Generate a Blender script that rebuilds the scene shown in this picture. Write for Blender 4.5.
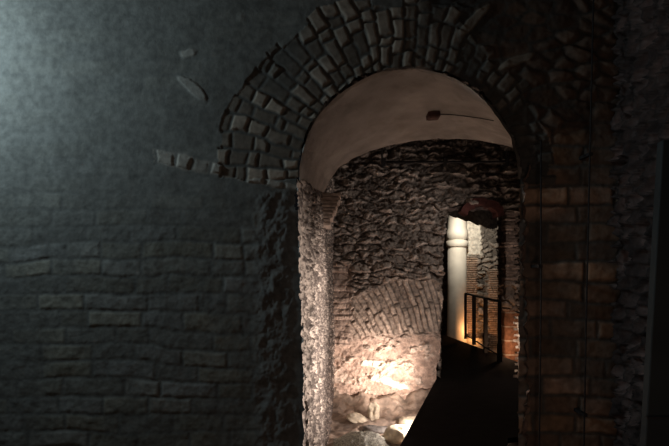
import bpy, bmesh, math, random
import numpy as np
from mathutils import Vector, Matrix
from mathutils.bvhtree import BVHTree
random.seed(4)
C = bpy.context.scene.collection
for o in list(bpy.data.objects): bpy.data.objects.remove(o)

# ---------------------------------------------------------------- camera, world, light, exposure
F, CX, HY, E = 520.0, 334.5, 270.0, 2.0
cd = bpy.data.cameras.new('camera'); cam = bpy.data.objects.new('camera', cd); C.objects.link(cam)
cam.location = (0, 0, E); cam.rotation_euler = (math.pi/2, 0, 0)
cd.sensor_width = 36; cd.lens = 36*F/669; cd.shift_y = (HY-223)/669.0; cd.clip_start = .05
bpy.context.scene.camera = cam
w = bpy.data.worlds.new('world'); bpy.context.scene.world = w; w.use_nodes = True
w.node_tree.nodes['Background'].inputs[0].default_value = (.8, .8, .9, 1)
w.node_tree.nodes['Background'].inputs[1].default_value = .004
vs = bpy.context.scene.view_settings
vs.view_transform = 'Standard'; vs.look = 'None'; vs.exposure = 0; vs.gamma = 1; vs.use_curve_mapping = False

def lamp(name, typ, loc, target, energy, col, size=.1, angle=80, blend=.6):
    l = bpy.data.lights.new(name, typ); l.energy = energy; l.color = col
    if typ == 'AREA': l.size = size
    else: l.shadow_soft_size = size
    if typ == 'SPOT': l.spot_size = math.radians(angle); l.spot_blend = blend
    o = bpy.data.objects.new(name, l); C.objects.link(o); o.location = loc
    d = Vector(target)-Vector(loc); o.rotation_euler = d.to_track_quat('-Z', 'Y').to_euler()
    return o
lamp('cool_flood_light', 'POINT', (-2.64, 2.78, 3.45), (-2.6, 3.5, 3.2), 82, (.62, .86, 1), .12)
lamp('gallery_light', 'AREA', (.1, -2.0, 2.9), (.2, 3.5, 2.8), 6.5, (1, .82, .70), 1.4)
lamp('side_gallery_light', 'AREA', (.7, .6, .9), (1.7, 3.5, 1.2), 3.2, (1, .70, .57), .5)
lamp('wall_flood_light', 'SPOT', (1.10, 6.35, .33), (.64, 7.4, .62), 175, (1, .80, .68), .04, 76, 1)
lamp('wall_flood_spill', 'POINT', (1.0, 6.1, .3), (.6, 7.4, .6), 42, (1, .82, .74), .06)
lamp('jamb_fill', 'SPOT', (1.74, 4.45, 1.15), (-.2, 4.9, 1.25), 440, (1, .86, .77), .08, 74, 1)  # added fill, no real fixture: brightens the left jamb
lamp('jamb_front_fill', 'SPOT', (1.56, 4.15, 1.15), (-.27, 3.66, 1.45), 205, (1, .86, .77), .06, 66, 1)  # second added fill, for the near edge of the jamb
lamp('chamber_light', 'SPOT', (2.5, 5.9, 2.7), (.5, 7.4, 1.75), 46, (1, .92, .86), .1, 110, 1)
lamp('doorway_strip_fill', 'POINT', (2.62, 7.1, 1.15), (2.6, 7.4, .6), 6.5, (1, .82, .66), .03)  # added fill hidden behind the front jamb, lights the toothed strip
lamp('column_light', 'SPOT', (2.95, 11.55, 3.22), (3.2, 12.9, 2.5), 105, (1, .90, .76), .05, 120, 1)
lamp('far_room_fill', 'POINT', (3.45, 9.0, 2.3), (3, 11, 3), 5, (1, .86, .78), .08)  # added weak fill in place of bounce, for lintel and far pier
lamp('ember_light', 'POINT', (3.33, 12.40, .53), (2.8, 11.2, 1), 15, (1, .45, .17), .05)
lamp('pier_foot_light', 'POINT', (3.12, 9.3, .6), (3.3, 9.6, 1), 6, (1, .58, .34), .05)

def P(px, py, d): return Vector(((px-CX)/F*d, d, E+(HY-py)/F*d))

# ---------------------------------------------------------------- tags
def tag(o, label=None, cat=None, group=None, kind=None):
    if label: o['label'] = label
    if cat: o['category'] = cat
    if group: o['group'] = group
    if kind: o['kind'] = kind
    return o
def empty(name, loc, label, cat, group=None):
    o = bpy.data.objects.new(name, None); C.objects.link(o); o.location = loc; o.empty_display_size = .1
    bpy.context.view_layer.update()
    return tag(o, label, cat, group)
def link(name, me, mat, parent=None):
    o = bpy.data.objects.new(name, me); C.objects.link(o); me.materials.append(mat)
    if parent:
        o.parent = parent; o.matrix_parent_inverse = Matrix.Translation(-Vector(parent.location))
    return o

# ---------------------------------------------------------------- materials
def mat(name, col=(.5, .5, .5), rough=.9, metal=0, vcol=False, ns=30, nvar=.35, bump=.4, bs=60, bd=.01, emit=None, spec=.25):
    m = bpy.data.materials.new(name); m.use_nodes = True
    nt = m.node_tree; N = nt.nodes; L = nt.links; b = N['Principled BSDF']
    b.inputs['Roughness'].default_value = rough; b.inputs['Metallic'].default_value = metal
    b.inputs['Specular IOR Level'].default_value = spec
    tc = N.new('ShaderNodeTexCoord')
    n1 = N.new('ShaderNodeTexNoise'); n1.inputs['Scale'].default_value = ns; n1.inputs['Detail'].default_value = 6
    L.new(tc.outputs['Object'], n1.inputs['Vector'])
    mr = N.new('ShaderNodeMapRange'); mr.inputs[1].default_value = .3; mr.inputs[2].default_value = .7
    mr.inputs[3].default_value = 1-nvar; mr.inputs[4].default_value = 1+nvar
    L.new(n1.outputs['Fac'], mr.inputs[0])
    mx = N.new('ShaderNodeMix'); mx.data_type = 'RGBA'; mx.blend_type = 'MULTIPLY'; mx.inputs[0].default_value = 1
    if vcol:
        a = N.new('ShaderNodeVertexColor'); a.layer_name = 'Col'; L.new(a.outputs['Color'], mx.inputs[6])
    else: mx.inputs[6].default_value = (*col, 1)
    L.new(mr.outputs[0], mx.inputs[7]); L.new(mx.outputs[2], b.inputs['Base Color'])
    if bump:
        n2 = N.new('ShaderNodeTexNoise'); n2.inputs['Scale'].default_value = bs; n2.inputs['Detail'].default_value = 8
        n2.inputs['Roughness'].default_value = .65
        L.new(tc.outputs['Object'], n2.inputs['Vector'])
        bn = N.new('ShaderNodeBump'); bn.inputs['Strength'].default_value = bump; bn.inputs['Distance'].default_value = bd
        L.new(n2.outputs['Fac'], bn.inputs['Height']); L.new(bn.outputs['Normal'], b.inputs['Normal'])
    if emit:
        b.inputs['Emission Color'].default_value = (*emit[0], 1); b.inputs['Emission Strength'].default_value = emit[1]
    return m
M = dict(
    masonry=mat('masonry', vcol=True, ns=22, nvar=.28, bump=.4, bs=45, bd=.008),
    rubble=mat('rubble', vcol=True, ns=16, nvar=.35, bump=.8, bs=38, bd=.02),
    plaster=mat('lime_plaster', vcol=True, ns=5, nvar=.2, bump=.5, bs=18, bd=.012),
    marble=mat('worn_marble', (.62, .58, .5), .6, ns=4, nvar=.12, bump=.2, bs=25, bd=.006),
    palestone=mat('pale_stone', (.62, .55, .42), .85, ns=14, nvar=.35, bump=.8, bs=30, bd=.02),
    greystone=mat('gravelly_stone', (.50, .50, .43), .9, ns=60, nvar=.6, bump=1, bs=90, bd=.03),
    iron=mat('dark_iron', (.035, .03, .028), .7, .3, ns=30, nvar=.4, bump=.3),
    steel=mat('steel_rail', (.03, .028, .027), .6, .4, ns=20, nvar=.2, bump=.1),
    deck=mat('walkway_deck', (.008, .007, .007), .95, 0, ns=8, nvar=.3, bump=.2, spec=.02),
    panel=mat('dark_panel', (.03, .036, .036), .7, .2, ns=3, nvar=.2, bump=.1),
    rust=mat('rusty_box', (.09, .04, .03), .8, 0, bump=.2),
    redstone=mat('red_brick_arch', (.085, .03, .025), .9, ns=18, nvar=.4, bump=.7, bs=40),
    darkstone=mat('dark_stone', (.2, .19, .175), .95, ns=18, nvar=.5, bump=.9, bs=30, bd=.03),
    earth=mat('earth', vcol=True, ns=12, nvar=.4, bump=.9, bs=40, bd=.02),
    lens=mat('lamp_lens', (.8, .6, .4), .3, bump=0, emit=((1, .75, .5), 2)),
)

# ---------------------------------------------------------------- numpy noise
def hsh(ix, iy, s):
    h = (ix.astype(np.int64)*374761393 + iy.astype(np.int64)*668265263 + s*974634777) & 0xffffffff
    h = ((h ^ (h >> 13))*1274126177) & 0xffffffff
    h = ((h ^ (h >> 15))*2246822519) & 0xffffffff
    return ((h ^ (h >> 16)) & 0xffffff)/float(0xffffff)
def vn(x, y, s):
    ix = np.floor(x); iy = np.floor(y); fx = x-ix; fy = y-iy
    fx = fx*fx*(3-2*fx); fy = fy*fy*(3-2*fy)
    a = hsh(ix, iy, s); b = hsh(ix+1, iy, s); c = hsh(ix, iy+1, s); d = hsh(ix+1, iy+1, s)
    return (a*(1-fx)+b*fx)*(1-fy)+(c*(1-fx)+d*fx)*fy
def fbm(x, y, f, o=4, s=0):                       # about -.5 .. .5
    r = 0; a = .5; t = 0
    for k in range(o): r = r+a*vn(x*f*2**k, y*f*2**k, s+k*17); t += a; a *= .55
    return r/t-.5
def sm(x, a, b):
    t = np.clip((x-a)/(b-a), 0, 1); return t*t*(3-2*t)
def vor(x, y, sx, sy, s, jit=.85):                # stones: id, distance to edge (cell units)
    X = x/sx; Y = y/sy; ix = np.floor(X); iy = np.floor(Y)
    d1 = np.full(X.shape, 9.); d2 = np.full(X.shape, 9.); idd = np.zeros(X.shape); gx = np.zeros(X.shape); gy = np.zeros(X.shape)
    for a in (-1, 0, 1):
        for b in (-1, 0, 1):
            cx = ix+a; cy = iy+b
            qx = cx+.5+jit*(hsh(cx, cy, s)-.5); qy = cy+.5+jit*(hsh(cx, cy, s+5)-.5)
            d = np.hypot(X-qx, Y-qy); i = hsh(cx, cy, s+9); n = d < d1
            d2 = np.where(n, d1, np.minimum(d2, d)); idd = np.where(n, i, idd)
            gx = np.where(n, X-qx, gx); gy = np.where(n, Y-qy, gy); d1 = np.where(n, d, d1)
    return idd, d2-d1, gx, gy
def bricks(u, v, L, H, s, jit=.5):                # id, distance to edge in metres
    row = np.floor(v/H); fv = v/H-row
    uu = u/L+hsh(row, row*0, s)*7
    j = lambda c: (hsh(c, row, s+3)-.5)*jit
    c = np.floor(uu); c = np.where(uu < c+j(c), c-1, c); c = np.where(uu >= c+1+j(c+1), c+1, c)
    bl = c+j(c); br = c+1+j(c+1)
    e = np.minimum(np.minimum((uu-bl)*L, (br-uu)*L), np.minimum(fv*H, (1-fv)*H))
    return hsh(c, row, s+6), e

def surf(name, pos, nu, nv, hf, material, mask=None, flip=False, parent=None, smooth=True):
    """grid surface: pos(u,v)->(N,3), hf(P,u,v)->height, colour"""
    u, v = np.meshgrid(np.linspace(0, 1, nu), np.linspace(0, 1, nv)); u = u.ravel(); v = v.ravel()
    p = pos(u, v); e = 1e-3
    n = np.cross(pos(u+e, v)-pos(u-e, v), pos(u, v+e)-pos(u, v-e)); n /= np.linalg.norm(n, axis=1)[:, None]+1e-12
    if flip: n = -n
    h, col = hf(p, u, v)
    q = p+n*h[:, None]
    i = np.arange((nu-1)*(nv-1)); r = i//(nu-1); c = i % (nu-1); a = r*nu+c
    f = np.stack([a, a+1, a+nu+1, a+nu], 1)
    if flip: f = f[:, ::-1]
    if mask is not None:
        m = mask(p); k = ~m[f].any(axis=1); f = f[k]
        used = np.zeros(len(q), bool); used[f.ravel()] = True
        mp = np.cumsum(used)-1; q = q[used]; col = col[used]; f = mp[f]
    me = bpy.data.meshes.new(name)
    me.vertices.add(len(q)); me.vertices.foreach_set('co', q.ravel())
    me.loops.add(f.size); me.loops.foreach_set('vertex_index', f.ravel().astype(np.int32))
    me.polygons.add(len(f)); me.polygons.foreach_set('loop_start', np.arange(len(f))*4)
    me.update(calc_edges=True); me.validate()
    at = me.color_attributes.new('Col', 'FLOAT_COLOR', 'POINT')
    at.data.foreach_set('color', np.concatenate([np.clip(col, 0, 1), np.ones((len(q), 1))], 1).ravel())
    me.polygons.foreach_set('use_smooth', np.full(len(f), smooth))
    return link(name, me, material, parent)
def mixc(a, b, t): return a*(1-t[:, None])+b*t[:, None]
def struct(o, label=None): o['kind'] = 'structure'; return o
def tri(p, q):                                     # linear quad patch
    A, B, D, G = [np.array(x, float) for x in p]
    return lambda u, v: (A*((1-u)*(1-v))[:, None]+B*(u*(1-v))[:, None]+D*(u*v)[:, None]+G*((1-u)*v)[:, None])
def quad(a, b, c, d): return tri((a, b, c, d), 0)

# ---------------------------------------------------------------- front wall with the arch
DF = 3.5; AX, AY, AR = 409., 178., 112.
def toP(x, z, d): return CX+F*x/d, HY-F*(z-E)/d
def front_h(p, u, v):
    x, z = p[:, 0], p[:, 2]; px, py = toP(x, z, DF)
    wx = px+fbm(x, z, 5, 4, 1)*11; wy = py+fbm(x, z, 5, 4, 2)*11
    dx, dy = wx-AX, AY-wy; r = np.hypot(dx, dy); th = np.arctan2(dy, dx)
    # courses
    wu = x+fbm(x, z, 3, 3, 3)*.03; wv = z+fbm(x, z, 1.4, 3, 4)*.09+fbm(x, z, 9, 3, 41)*.022
    left = px < AX
    i1, e1 = bricks(wu, wv, .33, .114, 11); i2, e2 = bricks(wu, wv, .31, .128, 12)
    ib = np.where(left, i1, i2); eb = np.where(left, e1, e2)
    wear = sm(fbm(x, z, 2.2, 4, 16), -.16, .12); hb = sm(eb, .0, .024)*np.where(left, .002+.006*ib, .006+.02*ib)*(.35+.65*wear)
    # rubble
    iv, ev, gx, gy = vor(wu, wv, .16, .10, 21); hr = sm(ev, 0, .6)*(.01+.06*iv)+gy*.02+fbm(x, z, 8, 4, 19)*.05
    # voussoirs: radial rows of small stones
    rw = np.floor(th*150/13.5+fbm(r*.02, th*3, 1, 2, 36)*.5); t = th*150/13.5+fbm(r*.02, th*3, 1, 2, 36)*.5-rw
    vid, ev_ = bricks((r-AR)+2, (rw+.5), 18.5, 1., 33, .6)
    uu = (r-AR)+2; q_ = uu/18.5+hsh(rw, rw*0, 33)*7; cc = np.floor(q_); jj = lambda c: (hsh(c, rw, 36)-.5)*.6
    cc = np.where(q_ < cc+jj(cc), cc-1, cc); cc = np.where(q_ >= cc+1+jj(cc+1), cc+1, cc)
    vid = hsh(cc, rw, 39); ev2 = np.minimum(np.minimum(t, 1-t)*13.5*r/150, np.minimum(q_-cc-jj(cc), cc+1+jj(cc+1)-q_)*18.5)
    hv = sm(ev2, .4, 3.0)*(.004+.016*vid)
    rout = 175+(hsh(rw, rw*0, 44)-.5)*10+14*sm(-dx, 0, 80)-30*sm(dx, 30, 100)+fbm(x, z, 3, 2, 8)*16
    vo = ((r < rout) & (th > -.06) & (th < math.pi+.05)).astype(float)
    # the single long row reaching left from the springing, and a stone group further up
    a2 = np.arctan2(AY+35-wy, AX-wx)
    row = ((a2 > .19) & (a2 < .255) & (wx > 155) & (wx < 300)).astype(float)
    t3 = (AX-wx)/18.; i3 = hsh(np.floor(t3), t3*0, 77); e3 = np.minimum(np.minimum(t3 % 1, 1-t3 % 1)*18, np.minimum(a2-.19, .255-a2)*200)
    h3 = sm(e3, .5, 3.5)*(.02+.03*i3)
    row = np.maximum(row, ((np.abs(r-215) < 22) & (th > math.pi-.62) & (th < math.pi-.02) & (rw % 2 == 0) & (vid > .35)).astype(float))
    g = np.exp(-((wx-192-(wy-88)*.9)**2/60+(wy-88)**2/190))+np.exp(-((wx-188)**2/160+(wy-52)**2/40))*.6+np.exp(-((wx-240)**2/200+(wy-20)**2/180))*.4
    big = sm(g, .32, .5)
    # weights
    upl = sm(250-py+fbm(x, z, 2, 3, 15)*60, 0, 70)*left
    upr = sm(150-py, 0, 30)*(~left)
    smoothL = sm(260-px, 0, 60)*left
    h = hb*(1-upl)+upl*(fbm(x, z, 2.5, 3, 7)*.03+.012+hb*.12)
    h = h*(1-upr)+upr*(hr*.5)
    jl = sm(px, 248, 268)*sm(py, 185, 200)*(px < 330)          # worn edge strip beside the jamb
    hj = fbm(x*1.4, z, 14, 5, 9)*.06+.015-.03*sm(px, 285, 300)
    h = h*(1-jl)+hj*jl
    hole = np.exp(-((px-512)**2/500+(py-28)**2/420)); h = h-hole*.16
    diag = sm(np.exp(-((wx-472-(24-wy)*.75)**2/70+(wy-20)**2/500)), .4, .6)+sm(np.exp(-((wy-62+(wx-517)*.42)**2/40+(wx-517)**2/480)), .4, .6)
    h = h*(1-vo)+hv*vo; h = np.maximum(h, row*h3*.6*(1-vo)); h = h+big*.008+diag*.012
    h = h+fbm(x, z, 14, 4, 10)*.013*(1-.85*upl)+fbm(x, z, 2, 3, 14)*.02
    # colour of the stones themselves
    mort = np.array([.085, .08, .07]); brL = np.array([.135, .128, .115]); brR = np.array([.30, .19, .13]); vc = np.array([.235, .185, .14])
    base = mixc(brL, brR, sm(px, 440, 520)+0*px)
    cb = base*np.where(left, .65+.6*ib, .35+1.1*ib**1.3)[:, None]; cb = mixc(cb, cb*np.array([1.08, 1.02, .86]), ((ib*7.3) % 1)); c = mixc(mort, cb, sm(eb, .0, .022)*(.35+.65*wear)); wr2 = sm(fbm(x, z, 2.6, 4, 18), -.2, .05)
    cr = base*(.4+.7*iv)[:, None]; cr = mixc(mort, cr*.75, sm(ev, 0, .35))
    c = mixc(c, cr*.5, upr*.9); c = mixc(c, mort*1.25+0*cb, np.clip(upl, 0, 1)*.85)
    c = mixc(c, np.array([.11, .10, .088])+0*cb, jl)
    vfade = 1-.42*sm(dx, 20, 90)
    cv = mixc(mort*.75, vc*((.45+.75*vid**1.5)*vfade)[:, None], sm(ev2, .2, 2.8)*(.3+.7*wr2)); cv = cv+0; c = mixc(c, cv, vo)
    c = mixc(c, np.array([.23, .2, .165])*(.6+.5*i3)[:, None], row*(1-vo)*sm(e3, .3, 2))
    c = mixc(c, np.array([.22, .2, .17])+0*cb, np.clip(big*.9, 0, 1)); c = mixc(c, np.array([.2, .16, .12])+0*cb, np.clip(diag*.8, 0, 1))
    return h, c
def front_mask(p):
    x, z = p[:, 0], p[:, 2]; px, py = toP(x, z, DF)
    n = fbm(x, z, 12, 3, 51)*5
    arch = np.hypot(px-AX, py-AY) < AR-1+n
    lx = 296+(py-180)*.045+fbm(x, z, 18, 3, 52)*9
    rect = (py > AY) & (px > lx) & (px < AX+AR-2.5+n*.5-(py-AY)*.003)
    return arch | rect
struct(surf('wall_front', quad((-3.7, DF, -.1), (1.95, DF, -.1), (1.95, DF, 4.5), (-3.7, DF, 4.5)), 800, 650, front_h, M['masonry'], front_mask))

# generic rubble height functions
def rubble_h(sx, sy, amp, base, mort, seed, k=(0, 2), rough=1., lum=(.6, .8)):
    def f(p, u, v):
        a, b = p[:, k[0]], p[:, k[1]]
        wa = a+fbm(a, b, 4, 3, seed)*.08; wb = b+fbm(a, b, 4, 3, seed+1)*.06
        i, e, gx, gy = vor(wa, wb, sx, sy, seed+2)
        h = sm(e, 0, .45)*(.4+.6*i)*amp+gy*amp*.35+fbm(a, b, 16, 5, seed+3)*.035*rough+fbm(a, b, 2, 2, seed+4)*.06
        c = mixc(np.array(mort), np.array(base)*(lum[0]+lum[1]*i)[:, None], sm(e, 0, .3))
        return h, c
    return f

# ---------------------------------------------------------------- left jamb (eroded), runs back to the corner
JL = [P(297, 0, 3.5).x, P(320, 0, 5.0).x, P(333, 0, 7.46).x]
def jamb_pos(u, v):
    y = 3.42+u*(7.6-3.42)
    x = np.interp(y, [3.4, 5.0, 7.6], [JL[0]-.01, JL[1], JL[2]]); x = x+(1-v)*.085*sm(5.2-y, 0, 1.6)
    return np.stack([x, y, -.1+v*3.4], 1)
def jamb_h(p, u, v):
    y, z = p[:, 1], p[:, 2]
    wy, wz = y+fbm(y, z, 6, 3, 61)*.1, z+fbm(y, z, 6, 3, 62)*.1
    i, e, gx, gy = vor(wy, wz, .19, .055, 63)
    h = sm(e, 0, .5)*(.3+.7*i)*.014+fbm(y*.6+z*.25, z, 24, 5, 64)*.055+fbm(y, z, 3, 2, 65)*.04
    pit = np.maximum(sm(fbm(y, z, 15, 3, 66), .14, .22), sm(fbm(y*.6+z*.2, z*.9, 42, 2, 67), .10, .2)); h -= pit*.022; h = h+fbm(y*.7, z, 44, 2, 68)*.02
    h = h*(.45+.55*sm(y, 3.5, 3.95))
    c = np.array([.50, .425, .365])*(.75+.4*i)[:, None]; c = mixc(c, np.array([.08, .062, .055])+0*c, np.clip(pit*.9, 0, 1))
    return h, c
def jamb_mask(p):
    y, z = p[:, 1], p[:, 2]
    return (y < 5.0) & (z > E+.56+(y-3.5)*.11+.05)
struct(surf('wall_left', jamb_pos, 420, 520, jamb_h, M['rubble'], jamb_mask, flip=True))

# ---------------------------------------------------------------- vault soffit: loft from front arch to rear arch
DR = 5.0
rc = [(323, 192), (329, 180), (338, 168), (352, 158), (370, 150), (392, 144), (415, 140), (437, 138), (459, 138), (478, 140), (495, 143), (512, 147), (530, 153), (545, 162), (556, 178), (560, 200)]
rx = np.array([q[0] for q in rc], float); ry = np.array([q[1] for q in rc], float)
tl = np.concatenate([[0], np.cumsum(np.hypot(np.diff(rx), np.diff(ry)))]); tl /= tl[-1]
def vault_pos(u, v):                              # u round the arch, v front to back
    th = math.pi*1.01-u*math.pi*1.01; fx = AX+(AR+1)*np.cos(th); fy = AY-(AR+1)*np.sin(th)
    bx = np.interp(u, tl, rx); by = np.interp(u, tl, ry)
    A = np.stack([(fx-CX)/F*3.44, fx*0+3.44, E+(HY-fy)/F*3.44], 1)
    B = np.stack([(bx-CX)/F*DR, bx*0+DR, E+(HY-by)/F*DR], 1)
    return A*(1-v)[:, None]+B*v[:, None]
def vault_h(p, u, v):
    a = u*3.2; b = v*1.5
    h = fbm(a, b, 2, 3, 71)*.05+fbm(a, b, 9, 4, 72)*.012
    crack = sm(np.abs(fbm(a, b, 2.5, 3, 73)), .012, .0); chip = sm(fbm(a, b, 5, 4, 74), .2, .26)
    h = -np.abs(h)*1.0-chip*.004-crack*.003
    edge = sm(b+fbm(a, b, 8, 3, 76)*.12, .1, .02)
    h = h-edge*.02
    c = np.array([.31, .27, .235])*(1+fbm(a, b, 3, 4, 75)*.5)[:, None]; c = mixc(c, np.array([.2, .16, .12])+0*c, np.clip(chip*.25+crack*.3+edge*.6, 0, 1))
    return h, c
vault = struct(surf('ceiling', vault_pos, 260, 120, vault_h, M['plaster'], flip=False))
# masonry above the rear arch is open chamber: right jamb behind the front wall
struct(surf('wall_right', quad((P(519, 0, 3.5).x+.01, 3.45, -.1), (P(560, 0, 5).x, 5.0, -.1), (P(560, 0, 5).x, 5.0, 2.7), (P(519, 0, 3.5).x+.01, 3.45, 2.7)), 90, 160,
     rubble_h(.28, .09, .03, (.3, .2, .15), (.1, .08, .07), 80, (1, 2)), M['rubble']))

# ---------------------------------------------------------------- back wall with doorway
DB = 7.46
def back_h(p, u, v):
    x, z = p[:, 0], p[:, 2]; px, py = toP(x, z, DB)
    wx = x+fbm(x, z, 4, 3, 101)*.10; wz = z+fbm(x, z, 4, 3, 102)*.09
    i, e, gx, gy = vor(wx+fbm(x, z, 10, 4, 122)*.13, wz+fbm(x, z, 10, 4, 123)*.075, .24, .095, 103, 1.)
    hr = sm(e, 0, .55)*(.1+.9*i)*.10-gy*.10+np.abs(fbm(x, z*1.6, 7, 4, 121))*.22
    i5, e5, _, gy5 = vor(wx, wz, .10, .06, 120); hr = hr+sm(e5, 0, .4)*i5*.02
    # leaning bricks under a shallow arc
    ang = math.radians(118)-(px-385)*.0045
    ca, sa = np.cos(ang), np.sin(ang); U = (x-.7)*ca+(z-1.8)*sa; V = -(x-.7)*sa+(z-1.8)*ca
    U = U+fbm(x, z, 4, 3, 104)*.08; V = V+fbm(x, z, 5, 4, 105)*.06
    ib, eb = bricks(U, V, .42, .088, 106); wr = sm(fbm(x, z, 4, 4, 126), -.2, .05); hb = sm(eb, .001, .028)*(.008+.05*ib)*(.3+.7*wr)
    # plain courses on the left foot
    ic, ec = bricks(wx, z+fbm(x, z, 2, 2, 107)*.06, .34, .085, 108); hc = sm(ec, .003, .03)*(.0+.03*ic)+fbm(x, z, 9, 3, 127)*.05
    top = 278+(px-415)**2*.0045; n = fbm(x, z, 3, 3, 109)*16
    wb = sm(py-top+n, -3, 3)*sm(336+(px-385)*-.05+n-py, -4, 4)*sm(px+n*.5, 346, 352)
    low = sm(py+n, 322, 342)
    # worn plaster and lumps below
    ip, ep, gxp, gyp = vor(wx, wz, .16, .10, 110)
    ridge = sm(fbm(x*.8+z*.5, z*1.5-x*.4, 6, 4, 111), .06, .2)
    hp = fbm(x, z, 4, 5, 112)*.11+sm(ep, 0, .6)*ip*.022*sm(fbm(x, z, 3, 2, 113), -.1, .1)+ridge*.05
    h = hr*(1-low)+hp*low; h = h*(1-wb)+hb*wb
    wc = sm(352-px, -2, 4)*sm(py, 258, 272)*sm(350-py, 0, 8); h = h*(1-wc)+hc*wc
    h = h+fbm(x, z, 15, 5, 114)*.065
    base = np.array([.40, .33, .28])
    c = mixc(np.array([.2, .165, .14]), base*(.55+.6*i+fbm(x, z, 8, 4, 125)*.7)[:, None], sm(e, 0, .3))
    st = np.maximum(np.exp(-((py-363-(px-375)*-.02)**2/16+(px-374)**2/330)), np.exp(-((py-384-(px-395)*.35)**2/26+(px-392)**2/560))); st = sm(st+fbm(x, z, 9, 4, 128)*.9, .35, .6)*low  # two bright streaks of the flood's hot spot, painted pale and slightly raised
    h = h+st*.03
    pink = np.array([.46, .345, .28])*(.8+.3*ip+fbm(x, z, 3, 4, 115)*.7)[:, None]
    pink = mixc(pink, np.array([.6, .5, .42])+0*pink, np.clip(sm(fbm(x*.8+z*.5, z*1.5-x*.4, 6, 4, 111), .02, .16)*.8, 0, 1))  # ridges paler: the raking light they catch is put into the colour
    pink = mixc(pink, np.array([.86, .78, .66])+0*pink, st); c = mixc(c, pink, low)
    c = mixc(c, mixc(np.array([.15, .12, .1]), np.array([.42, .34, .28])*(.6+.6*ib)[:, None], sm(eb, .003, .018)), wb)
    c = mixc(c, mixc(np.array([.17, .13, .11]), np.array([.44, .34, .28])*(.6+.6*ic)[:, None], sm(ec, .003, .018)), wc)
    return h, c
def back_mask(p):
    x, z = p[:, 0], p[:, 2]; px, py = toP(x, z, DB)
    n = fbm(x, z, 5, 3, 116)*7
    le = np.interp(py, [195, 215, 250, 300, 350, 378, 410], [447, 446, 444, 442, 440, 437, 436])
    return (px > le+n) & (px < 515.5+n*.5+2*np.sign(np.sin(z*75))) & (py > 206+n*.6+(px-470)**2*.004)
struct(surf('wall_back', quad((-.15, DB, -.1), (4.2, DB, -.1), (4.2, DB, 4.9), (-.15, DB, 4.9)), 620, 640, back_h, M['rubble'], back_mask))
# door reveal at the left side of the doorway
xr = P(440, 0, DB).x
struct(surf('wall_reveal', quad((xr-.03, DB-.02, -.1), (xr+.12, 8.1, -.1), (xr+.12, 8.1, 3.1), (xr+.09, DB-.02, 3.1)), 60, 200,
     rubble_h(.25, .12, .05, (.2, .17, .15), (.07, .06, .05), 130, (1, 2)), M['rubble'], flip=True))
struct(surf('wall_lintel', quad((1.5, DB-.02, 2.92), (4.0, DB-.02, 2.92), (4.0, 8.1, 2.95), (1.5, 8.1, 2.95)), 160, 50,
     rubble_h(.3, .2, .05, (.16, .13, .12), (.06, .05, .05), 135, (0, 1)), M['rubble'], flip=True))
# chamber side wall (right) and chamber ceiling
struct(surf('wall_chamber_side', quad((4.2, 4.9, -.1), (4.2, 7.6, -.1), (4.2, 7.6, 4.9), (4.2, 4.9, 4.9)), 100, 180,
     rubble_h(.3, .14, .06, (.22, .18, .15), (.08, .07, .06), 140, (1, 2)), M['rubble']))
struct(surf('ceiling', quad((-.4, 3.4, 4.85), (4.3, 3.4, 4.85), (4.3, 7.7, 4.85), (-.4, 7.7, 4.85)), 60, 60,
     rubble_h(.4, .4, .06, (.15, .13, .11), (.06, .05, .05), 145, (0, 1)), M['rubble'], flip=True))
def upper_mask(p): return (p[:, 2] < 3.0)
struct(surf('wall_chamber_left', quad((-.28, 5.0, 3.2), (-.1, 7.6, 3.2), (-.1, 7.6, 4.9), (-.28, 5.0, 4.9)), 60, 60,
     rubble_h(.3, .14, .06, (.22, .18, .15), (.08, .07, .06), 150, (1, 2)), M['rubble'], flip=True))
# wall beside the path nearest the camera, right, and the rest of the near gallery
struct(surf('wall_right', quad((1.86, 3.62, -.1), (1.92, -2.6, -.1), (1.92, -2.6, 4.5), (1.86, 3.62, 4.5)), 620, 420,
     rubble_h(.13, .085, .10, (.25, .165, .14), (.045, .034, .03), 160, (1, 2), 2.2, (.2, 1.2)), M['rubble'], flip=True))
struct(surf('wall_gallery_left', quad((-3.6, 3.6, -.1), (-3.6, -2.6, -.1), (-3.6, -2.6, 4.5), (-3.6, 3.6, 4.5)), 120, 100,
     rubble_h(.3, .12, .03, (.17, .16, .15), (.07, .066, .06), 170, (1, 2)), M['rubble']))
struct(surf('wall_gallery_rear', quad((-3.7, -2.5, -.1), (2, -2.5, -.1), (2, -2.5, 4.5), (-3.7, -2.5, 4.5)), 120, 100,
     rubble_h(.3, .12, .03, (.17, .16, .15), (.07, .066, .06), 175, (0, 2)), M['rubble'], flip=True))
struct(surf('ceiling', quad((-3.7, -2.6, 4.4), (2, -2.6, 4.4), (2, 3.6, 4.4), (-3.7, 3.6, 4.4)), 80, 80,
     rubble_h(.4, .3, .04, (.16, .14, .13), (.07, .06, .06), 180, (0, 1)), M['rubble'], flip=True))

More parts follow.
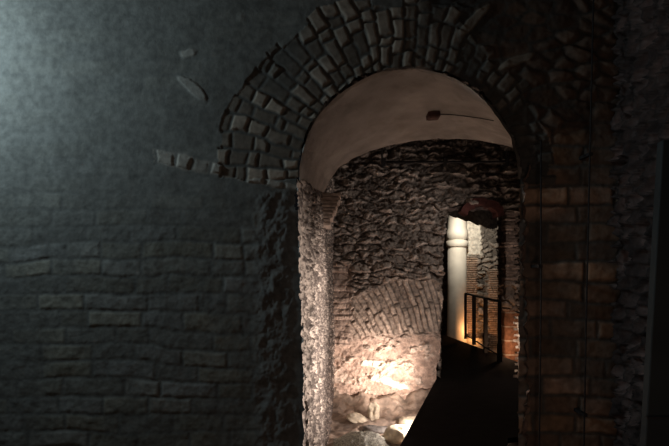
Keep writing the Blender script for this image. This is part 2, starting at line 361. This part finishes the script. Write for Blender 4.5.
# ---------------------------------------------------------------- far room shell
far = dict(base=(.2, .16, .14), mort=(.07, .06, .05))
struct(surf('wall_far', quad((.8, 15.4, -.3), (7.5, 15.4, -.3), (7.5, 15.4, 4.6), (.8, 15.4, 4.6)), 160, 140, rubble_h(.3, .13, .06, far['base'], far['mort'], 190), M['rubble']))
struct(surf('wall_far_left', quad((1.45, 8.05, -.3), (1.45, 15.5, -.3), (1.45, 15.5, 4.6), (1.45, 8.05, 4.6)), 120, 120, rubble_h(.3, .13, .04, far['base'], far['mort'], 195, (1, 2)), M['rubble'], flip=True))
struct(surf('wall_far_right', quad((6.5, 7.4, -.3), (6.5, 15.5, -.3), (6.5, 15.5, 4.6), (6.5, 7.4, 4.6)), 80, 80, rubble_h(.3, .13, .06, far['base'], far['mort'], 200, (1, 2)), M['rubble']))
struct(surf('ceiling', quad((.8, 7.5, 4.5), (6.9, 7.5, 4.5), (6.9, 15.5, 4.5), (.8, 15.5, 4.5)), 80, 80, rubble_h(.4, .3, .06, far['base'], far['mort'], 205, (0, 1)), M['rubble'], flip=True))

# ---------------------------------------------------------------- ground (one earth floor under everything)
def ground_h(p, u, v):
    x, y = p[:, 0], p[:, 1]
    i, e, gx, gy = vor(x+fbm(x, y, 5, 3, 211)*.1, y+fbm(x, y, 5, 3, 212)*.1, .16, .16, 213)
    pit = sm(x, -.4, -.2)*sm(2.0-x, 0, .2)*sm(y, 4, 5)*sm(7.6-y, 0, .1)
    h = fbm(x, y, 3, 5, 214)*.10+sm(e, 0, .4)*i*.025+pit*.22*np.exp(-np.maximum(7.4-y, 0)/.32)*(1+fbm(x, y, 4, 3, 215)*1.6)+pit*fbm(x, y, 9, 4, 216)*.06
    c = mixc(np.array([.24, .19, .15]), np.array([.38, .30, .24]), pit)*(.7+.4*i+fbm(x, y, 7, 4, 217)*.6)[:, None]
    return h, c
floor = struct(surf('floor', quad((-3.8, -2.7, 0), (7, -2.7, 0), (7, 15.6, 0), (-3.8, 15.6, 0)), 420, 620, ground_h, M['earth']))

# ---------------------------------------------------------------- small mesh helpers
def box(bm, lo, hi, rot=None, piv=None):
    r = bmesh.ops.create_cube(bm, size=1); vs_ = r['verts']
    c = [(a+b)/2 for a, b in zip(lo, hi)]
    for q in vs_: q.co = Vector([c[k]+q.co[k]*(hi[k]-lo[k]) for k in range(3)])
    if rot is not None: bmesh.ops.rotate(bm, verts=vs_, cent=Vector(piv or c), matrix=rot)
    return vs_
def tube(bm, pts, r, n=10):
    pts = [Vector(q) for q in pts]; rings = []
    for k, q in enumerate(pts):
        d = (pts[min(k+1, len(pts)-1)]-pts[max(k-1, 0)]).normalized()
        a = d.orthogonal().normalized() if abs(d.z) > .9 else d.cross(Vector((0, 0, 1))).normalized()
        if abs(d.z) > .9: a = Vector((1, 0, 0)).cross(d).normalized()
        b = d.cross(a)
        rings.append([bm.verts.new(q+(a*math.cos(t)+b*math.sin(t))*r) for t in [2*math.pi*j/n for j in range(n)]])
    for k in range(len(rings)-1):
        for j in range(n): bm.faces.new((rings[k][j], rings[k][(j+1) % n], rings[k+1][(j+1) % n], rings[k+1][j]))
    bm.faces.new(rings[0]); bm.faces.new(rings[-1])
def lathe(bm, cx, cy, prof, n=40):
    rings = [[bm.verts.new((cx+r*math.cos(2*math.pi*j/n), cy+r*math.sin(2*math.pi*j/n), z)) for j in range(n)] for r, z in prof]
    for k in range(len(rings)-1):
        for j in range(n): bm.faces.new((rings[k][j], rings[k][(j+1) % n], rings[k+1][(j+1) % n], rings[k+1][j]))
    bm.faces.new(rings[0]); bm.faces.new(rings[-1])
def fin(name, bm, m, parent=None, bevel=0, smooth=False):
    bmesh.ops.recalc_face_normals(bm, faces=bm.faces)
    if bevel: bmesh.ops.bevel(bm, geom=list(bm.edges), offset=bevel, segments=2, affect='EDGES', profile=.5)
    me = bpy.data.meshes.new(name); bm.to_mesh(me); bm.free()
    if smooth: me.polygons.foreach_set('use_smooth', [True]*len(me.polygons))
    return link(name, me, m, parent)

# ---------------------------------------------------------------- walkway
def prism(bm, poly, z0, z1):
    a = [bm.verts.new((x, y, z0)) for x, y in poly]; b = [bm.verts.new((x, y, z1)) for x, y in poly]
    n = len(poly); bm.faces.new(a[::-1]); bm.faces.new(b)
    for k in range(n): bm.faces.new((a[k], a[(k+1) % n], b[(k+1) % n], b[k]))
WZ = .45
xl = lambda y: .24+.31*(y-3.5)
poly = [(-1.1, -2.2), (1.38, -2.2), (1.38, 3.3), (1.15, 3.35), (1.17, 3.6), (1.6, 4.8), (3.0, 5.2), (3.5, 7.3), (3.25, 7.9), (3.09, 8.76), (2.63, 12.4), (1.75, 12.4), (1.75, 8.4), (1.48, 7.5), (xl(7.0), 7.0), (xl(3.5), 3.5), (-.85, 0)]
wk = empty('walkway', (1.0, 4, 0), 'black raised walkway leading through the arch and the doorway beyond', 'walkway')
bm = bmesh.new(); prism(bm, poly, WZ-.05, WZ); fin('deck', bm, M['deck'], wk)
bm = bmesh.new()
for (a, b) in (((-.85, 0), (xl(7.0), 7.0)), ((3.09, 8.7), (2.65, 12.3))):
    d = (Vector((*b, 0))-Vector((*a, 0))).normalized(); nn = Vector((d.y, -d.x, 0))*.03
    if a[0] > 3: nn = -nn
    prism(bm, [(a[0]+nn.x*.3, a[1]+nn.y*.3), (b[0]+nn.x*.3, b[1]+nn.y*.3), (b[0]+nn.x*1.6, b[1]+nn.y*1.6), (a[0]+nn.x*1.6, a[1]+nn.y*1.6)], WZ-.2, WZ-.05)
fin('edge_beam', bm, M['deck'], wk)
for y in (-1.5, .8, 2.6, 4.4, 6.4, 8.6, 10.4, 12.1):
    x = -.6 if y < 0 else xl(y)+.18 if y < 7 else 2.4
    bm = bmesh.new(); box(bm, (x-.04, y-.04, -.1), (x+.04, y+.04, WZ-.05)); fin('support_leg', bm, M['deck'], wk)

# ---------------------------------------------------------------- railing beyond the doorway
rl = empty('railing', (2.9, 10, WZ), 'dark steel railing along the far right edge of the walkway', 'railing')
posts = [(499.5, 302, 8.8), (485.5, 298.5, 9.75), (474, 296, 10.8), (465.5, 294.5, 11.7)]
pp = [P(a, 0, d).x for a, b, d in posts]; tops = []
for k, (a, b, d) in enumerate(posts):
    x = pp[k]; zt = WZ+1.02; wd = .034 if k in (1, 2) else .026
    bm = bmesh.new(); box(bm, (x-wd, d-wd, WZ), (x+wd, d+wd, zt)); fin('post', bm, M['steel'], rl, .004); tops.append((x, d, zt))
bm = bmesh.new(); tube(bm, tops, .022); fin('handrail', bm, M['steel'], rl, smooth=True)
bm = bmesh.new(); tube(bm, [(x, y, WZ+.1) for x, y, z in tops], .014); fin('bottom_rail', bm, M['steel'], rl, smooth=True)
for k in (0, 2):
    x0, y0, _ = tops[k]; 
    bm = bmesh.new(); box(bm, (x0-.035, y0-.035, WZ), (x0+.035, y0+.035, WZ+.3)); fin('post_sleeve', bm, M['iron'], rl, .004)

# ---------------------------------------------------------------- marble column
cx_, cy_ = P(457, 0, 12.8).x, 12.8; R = .235
zz = lambda py, d=12.8: E+(HY-py)/F*d
col = empty('column', (cx_, cy_, 0), 'pale smooth marble column with a ring near its top, beyond the doorway', 'column')
bm = bmesh.new(); lathe(bm, cx_, cy_, [(R+.015, -.1), (R+.015, .3), (R+.005, .8), (R-.005, 1.6), (R-.01, zz(247))]); fin('shaft', bm, M['marble'], col, smooth=True)
bm = bmesh.new(); lathe(bm, cx_, cy_, [(R+.0, zz(247.4)), (R+.032, zz(246.4)), (R+.035, zz(241)), (R+.0, zz(240.6)), (R+.0, zz(239.6)), (R+.035, zz(239.2)), (R+.035, zz(232)), (R+.01, zz(229)), (R+.0, zz(222)), (R-.01, zz(214))])
fin('capital_ring', bm, M['marble'], col, smooth=True)

# ---------------------------------------------------------------- far piers (masonry columns) as closed rough solids
def pier(name, x0, x1, y0, y1, z0, z1, hf, material, nu=150, nv=300, label=None, cat=None):
    per = [(x0, y1), (x0, y0), (x1, y0), (x1, y1), (x0, y1)]
    L = [0]
    for k in range(4): L.append(L[-1]+math.dist(per[k], per[k+1]))
    L = np.array(L)/L[-1]; X = np.array([q[0] for q in per], float); Y = np.array([q[1] for q in per], float)
    def pos(u, v):
        uc = np.clip(u, 0, 1); return np.stack([np.interp(uc, L, X), np.interp(uc, L, Y), z0+v*(z1-z0)], 1)
    cen = np.array([(x0+x1)/2, (y0+y1)/2])
    def pos2(u, v): return pos(u, v)
    def hh(p, u, v): return hf(p, u, v)
    o = surf(name, pos2, nu, nv, hh, material)
    if label: tag(o, label, cat)
    return o
def pier_h(p, u, v):
    s = p[:, 0]-p[:, 1]*0+p[:, 1]; z = p[:, 2]; x = p[:, 0]
    i, e, gx, gy = vor(s+fbm(s, z, 8, 4, 301)*.22, z+fbm(s, z, 8, 4, 302)*.16, .22, .12, 303)
    ib, eb = bricks(s, z, .4, .055, 304)
    px = CX+F*x/p[:, 1]; py = HY-F*(z-E)/p[:, 1]
    wb = np.clip(sm(477-px, -2, 2)*sm(py, 255, 259)+sm(px, 487, 490)*sm(py, 266, 272), 0, 1)
    pl = sm(481-px, -2, 2)*sm(256-py, -1, 2)
    h = sm(e, 0, .4)*(.3+.7*i)*.10+fbm(s, z, 8, 4, 305)*.06
    h = h*(1-wb)+wb*(.05+sm(eb, .002, .012)*.035); h = h*(1-pl)+pl*(.07+fbm(s, z, 6, 3, 306)*.03)
    c = mixc(np.array([.16, .14, .12]), np.array([.26, .225, .19])*(.4+.9*i)[:, None], sm(e, 0, .3))
    c = mixc(c, mixc(np.array([.2, .16, .12]), np.array([.42, .3, .22])*(.7+.5*ib)[:, None], sm(eb, .002, .012)), wb)
    c = mixc(c, np.array([.75, .7, .6])+0*c, pl)
    return h-.03, c
a, b = P(467, 0, 13.0).x, P(497, 0, 13.0).x
pier('stone_pier', a, b, 13.0, 13.5, -.2, zz(204, 13.0), pier_h, M['rubble'], 260, 420, 'ruined rubble and brick pier with a plaster patch, right behind the marble column', 'pier')
def rpier_h(p, u, v):
    s = p[:, 0]+p[:, 1]; z = p[:, 2]; py = HY-F*(z-E)/p[:, 1]
    ib, eb = bricks(s, z, .3, .062, 310); i, e, _, _ = vor(s, z, .16, .12, 311)
    low = sm(py, 308, 314); mid = sm(py, 278, 288)*(1-low)
    h = sm(eb, .003, .02)*(.006+.02*ib)+fbm(s, z, 6, 4, 313)*.08; h = h*(1-mid)+mid*sm(e, 0, .4)*i*.09
    j = np.abs(((z-.42)/.262+.5) % 1-.5)*.262; h = h*(1-low)+low*(.03-.0*j)
    c = mixc(np.array([.15, .11, .09]), np.array([.24, .17, .13])*(.4+.9*ib)[:, None], sm(eb, .003, .015))
    c = mixc(c, np.array([.4, .32, .26])*(.5+.8*i)[:, None], mid)
    cl = mixc(np.array([.65, .55, .45]), np.array([.34, .17, .1])+0*c, sm(j, .006, .014)); c = mixc(c, cl, low)
    return h+fbm(s, z, 12, 4, 312)*.03, c
a, b = P(506, 0, 9.7).x, P(524, 0, 9.7).x
pier('brick_pier', a, b, 9.7, 9.95, -.2, 3.6, rpier_h, M['rubble'], 220, 480, 'narrow brick pier with pale horizontal joints at its foot, right of the railing', 'pier')

# arch stones over the column and pier
def arc_band(name, c2, r0, r1, a0, a1, y0, y1, m, seg=16):
    bm = bmesh.new(); L = []
    for k in range(seg+1):
        t = math.radians(a0+(a1-a0)*k/seg); cs, sn = math.cos(t), math.sin(t)
        jr = random.uniform(-.02, .02)
        L.append([bm.verts.new((c2[0]+(r+jr)*cs, y, c2[1]+(r+jr)*sn)) for r, y in ((r0, y0), (r1, y0), (r1, y1), (r0, y1))])
    for k in range(seg):
        for j in range(4): bm.faces.new((L[k][j], L[k+1][j], L[k+1][(j+1) % 4], L[k][(j+1) % 4]))
    bm.faces.new(L[0]); bm.faces.new(L[-1][::-1])
    return fin(name, bm, m)
bm = bmesh.new(); L = []
for px, py in ((447, 212.5), (450, 215.5), (454, 217.5), (458, 218), (462, 219.5), (466, 221.5), (470, 221), (474, 223), (478, 225.5), (482, 225), (486, 228), (491, 229.5), (497, 228)):
    q0, q1 = P(px, py, 11.05), P(px, 205.2, 11.05); yy = random.uniform(-.02, .02)
    L.append([bm.verts.new(v_) for v_ in ((q0.x, 11.05+yy, q0.z), (q1.x, 11.02+yy, q1.z), (q1.x, 11.32, q1.z), (q0.x, 11.3, q0.z+.05))])
for k in range(len(L)-1):
    for j in range(4): bm.faces.new((L[k][j], L[k+1][j], L[k+1][(j+1) % 4], L[k][(j+1) % 4]))
bm.faces.new(L[0]); bm.faces.new(L[-1][::-1])
tag(fin('stone_lintel', bm, M['darkstone'], bevel=.008), 'dark rough stone lintel just above the marble column, beyond the doorway', 'lintel')
ac2 = (P(481, 0, 7.4).x, zz(224, 7.4))
tag(arc_band('brick_arch', ac2, .25, .36, 22, 150, 7.34, 7.55, M['redstone']), 'dim red brick arch band at the top of the doorway in the rubble wall', 'arch')
struct(surf('wall_far_screen', quad((1.45, 11.0, 3.33), (6.5, 11.0, 3.33), (6.5, 11.0, 4.6), (1.45, 11.0, 4.6)), 160, 60, rubble_h(.3, .13, .06, far['base'], far['mort'], 220), M['rubble']))
struct(surf('wall_far_screen_underside', quad((1.45, 10.98, 3.33), (6.5, 10.98, 3.33), (6.5, 11.4, 3.33), (1.45, 11.4, 3.33)), 160, 20, rubble_h(.3, .13, .02, far['base'], far['mort'], 225, (0, 1)), M['rubble'], flip=True))
# curved low ledge below the orange light
lc = (P(476, 0, 12.2).x+.10, 12.86)
bm = bmesh.new(); seg = 20; rows = []
for k in range(seg+1):
    t = math.radians(180+180*k/seg); cs, sn = math.cos(t), math.sin(t)
    rows.append([bm.verts.new((lc[0]+r*cs, lc[1]+r*sn, z)) for r, z in ((.3, -.1), (.3, .37), (.22, .37), (.22, -.1))])
for k in range(seg):
    for j in range(4): bm.faces.new((rows[k][j], rows[k+1][j], rows[k+1][(j+1) % 4], rows[k][(j+1) % 4]))
bm.faces.new(rows[0]); bm.faces.new(rows[-1][::-1])
lg = empty('curved_ledge', (lc[0], lc[1], 0), 'low curved pale ledge with a dark rim at the foot of the far rubble pier', 'ledge')
fin('ledge_wall', bm, M['palestone'], lg)
bm = bmesh.new(); rows = []
for k in range(seg+1):
    t = math.radians(180+180*k/seg); cs, sn = math.cos(t), math.sin(t)
    rows.append([bm.verts.new((lc[0]+r*cs, lc[1]+r*sn, z)) for r, z in ((.32, .37), (.32, .45), (.2, .45), (.2, .37))])
for k in range(seg):
    for j in range(4): bm.faces.new((rows[k][j], rows[k+1][j], rows[k+1][(j+1) % 4], rows[k][(j+1) % 4]))
bm.faces.new(rows[0]); bm.faces.new(rows[-1][::-1])
fin('rim', bm, M['iron'], lg)

# ---------------------------------------------------------------- iron bars and fittings
tb = empty('iron_bar', P(383, 162, 7.25), 'dark horizontal iron bar fixed along the rubble wall under the rear edge of the vault', 'bar')
bm = bmesh.new(); tube(bm, [P(384, 162.5, 7.25), P(470, 162, 7.25), P(560, 161, 7.25)], .017, 8); fin('rod', bm, M['iron'], tb, smooth=True)
bm = bmesh.new(); tube(bm, [P(382, 130, 7.25), P(382, 165, 7.25)], .012, 8); fin('hanger', bm, M['iron'], tb, smooth=True)
for px in (384, 445, 507):
    q0, q1 = P(px-1.6, 166, 7.24), P(px+1.6, 158 if px < 500 else 151, 7.24)
    bm = bmesh.new(); box(bm, (q0.x, 7.23, q0.z), (q1.x, 7.27, q1.z)); box(bm, (q0.x+.01, 7.27, q0.z+.02), (q1.x-.01, 7.5, q0.z+.05)); fin('bracket', bm, M['iron'], tb)

def hit(o, px, py):
    dg = bpy.context.evaluated_depsgraph_get(); t = BVHTree.FromObject(o, dg)
    d = (P(px, py, 1)-Vector((0, 0, E))).normalized(); r = t.ray_cast(Vector((0, 0, E)), d)
    return r[0], r[1]
bpy.context.view_layer.update()
q, n = hit(vault, 433, 113.5)
bxo = empty('junction_box', q, 'small rusty box fixed to the plastered vault soffit', 'box')
if n.z > 0: n = -n
xa = (Vector((1, 0, 0))-n*n.x).normalized(); zq = Matrix((xa, n.cross(xa), n)).transposed().to_4x4()
bm = bmesh.new(); box(bm, (-.05, -.05, -.02), (.05, .05, .04)); bmesh.ops.transform(bm, matrix=Matrix.Translation(q) @ zq, verts=bm.verts)
fin('housing', bm, M['rust'], bxo, .003)
bm = bmesh.new(); box(bm, (-.038, -.038, .04), (.038, .038, .047)); bmesh.ops.transform(bm, matrix=Matrix.Translation(q) @ zq, verts=bm.verts)
fin('cover', bm, M['rust'], bxo, .002)
pts = []
for px, py in ((439, 113.5), (452, 114), (466, 115.5), (480, 117.5), (494, 120), (508, 123), (517, 125.5)):
    h_, n_ = hit(vault, px, py)
    if h_: pts.append(h_+(n_ if n_.z < 0 else -n_)*.006)
bm = bmesh.new(); tube(bm, pts, .0035, 6)
tag(fin('cable', bm, M['iron'], smooth=True), 'thin dark cable running right from the box across the vault plaster', 'cable')

def rod(pts, label, r=.0055):
    bm = bmesh.new(); tube(bm, pts, r, 8)
    rt = empty('iron_rod', pts[-1], label, 'rod')
    fin('bar', bm, M['iron'], rt, smooth=True)
    for t in (.3, .75):
        c = Vector(pts[0]).lerp(Vector(pts[-1]), t); bm = bmesh.new(); box(bm, (c.x-.012, c.y-.01, c.z-.01), (c.x+.012, 3.53, c.z+.01)); fin('wall_clip', bm, M['iron'], rt)
rod([P(594, -20, 3.36), P(590, 150, 3.36), P(586, 330, 3.36), P(582, 560, 3.36)], 'long thin iron rod down the brick pier, nearer the right edge')
rod([P(541, 140, 3.36), P(541, 300, 3.36), P(538, 560, 3.36)], 'short thin iron rod on the brick pier beside the arch opening')

pn = empty('dark_post', (1.65, 2.6, 0), 'tall dark metal post at the right edge in front of the rubble wall', 'post')
x0, x1 = P(643, 0, 2.55).x, P(690, 0, 2.55).x
bm = bmesh.new(); xt, xb, zt, zb = P(663, 0, 2.55).x, P(640.5, 0, 2.55).x, P(0, 140, 2.55).z, -.05
for v_ in box(bm, (0, 2.55, zb), (.24, 2.60, zt)): v_.co.x += xt if v_.co.z > .5 else xb-(xt-xb)*.4
fin('upright', bm, M['panel'], pn, .006)
bm = bmesh.new(); box(bm, (x0+.01, 2.535, P(0, 419, 2.54).z), (x1, 2.552, P(0, 416.5, 2.54).z)); fin('strip', bm, M['steel'], pn)
bm = bmesh.new(); box(bm, (x0-.02, 2.5, -.06), (x1+.02, 2.72, .05)); fin('foot_plate', bm, M['panel'], pn)

# corbel stub at the rear edge of the jamb
bm = bmesh.new()
top, bot = 193., 226.
rows = 9
for k in range(rows):
    y0, y1 = top+(bot-top)*k/rows, top+(bot-top)*(k+.86)/rows
    w1 = 341-12*(k/rows)**.9+random.uniform(-1.2, 1.2); d = 5.15
    a = P(318, y1, d); b_ = P(w1, y0, d)
    box(bm, (a.x-.06, d+random.uniform(-.012, .012), a.z), (b_.x, d+.5, b_.z))
box(bm, (P(316, 0, 5.18).x-.06, 5.175, P(0, bot, 5.18).z), (P(326, 0, 5.18).x, 5.6, P(0, top, 5.18).z))
M['corbel'] = mat('corbel_brick', (.46, .37, .31), .9, ns=20, nvar=.4, bump=.7)
tag(fin('brick_corbel', bm, M['corbel'], bevel=.006), 'broken stepped brick corbel under the rear left foot of the vault', 'corbel')

# ---------------------------------------------------------------- rocks
def rock(name, loc, size, m, label, seed, rot=0, flat=.0, group=None, sub=4, pit=None, tilt=(0, 0)):
    bm = bmesh.new(); bmesh.ops.create_icosphere(bm, subdivisions=sub, radius=1)
    co = np.array([v.co[:] for v in bm.verts])
    rs = np.random.RandomState(seed)
    for k in range(9):                                  # cut facets
        d = rs.normal(size=3); d /= np.linalg.norm(d); lim = rs.uniform(.62, .88)
        s = co@d; co -= np.outer(np.maximum(s-lim, 0)*.9, d)
    co *= (1+.5*fbm(co[:, 0]+co[:, 2]*1.3+seed, co[:, 1]-co[:, 2]*.7+seed, 2.2, 5, seed)+.16*fbm(co[:, 0]-co[:, 2]*1.1, co[:, 1]+co[:, 2]*.9, 9, 3, seed))[:, None]
    if pit is not None:
        for c, rad in pit:
            dd = np.linalg.norm(co-np.array(c), axis=1); co *= (1-.6*np.exp(-(dd/rad)**2))[:, None]
    co *= np.array(size)
    for v, c in zip(bm.verts, co): v.co = c
    bmesh.ops.rotate(bm, verts=bm.verts, cent=(0, 0, 0), matrix=Matrix.Rotation(tilt[0], 3, 'X') @ Matrix.Rotation(tilt[1], 3, 'Y') @ Matrix.Rotation(rot, 3, 'Z'))
    for v in bm.verts: v.co += Vector(loc)
    o = fin(name, bm, m, smooth=True); return tag(o, label, 'rock', group)
rock('rock', P(357, 418.5, 6.7), (.13, .09, .065), M['palestone'], 'pale flat shell-shaped rock lying at the left of the rocks', 5, .2, tilt=(.2, .22))
rock('rock', P(374, 413, 6.85), (.08, .07, .15), M['palestone'], 'upright pale broken rock with a dark hollow near its top', 9, .3, pit=[((-.35, -.6, .75), .42), ((-.5, -.75, .1), .25)])
rock('rock', P(398, 436, 6.05), (.2, .16, .12), M['palestone'], 'large pale slab-like rock beside the walkway edge, lowest of the pale ones', 14, .5)
rock('rock', P(411, 423, 6.65), (.16, .13, .09), M['palestone'], 'rounded pale rock half hidden behind the walkway edge', 17, .1)
rock('rock', P(378, 430, 6.45), (.2, .1, .06), M['darkstone'], 'dark low rock lying between the pale rocks', 21, -.1)
rock('rock', P(358, 453, 5.75), (.36, .28, .21), M['greystone'], 'broad grey gravelly rock mound at the foot of the left jamb', 25, .2, sub=5)
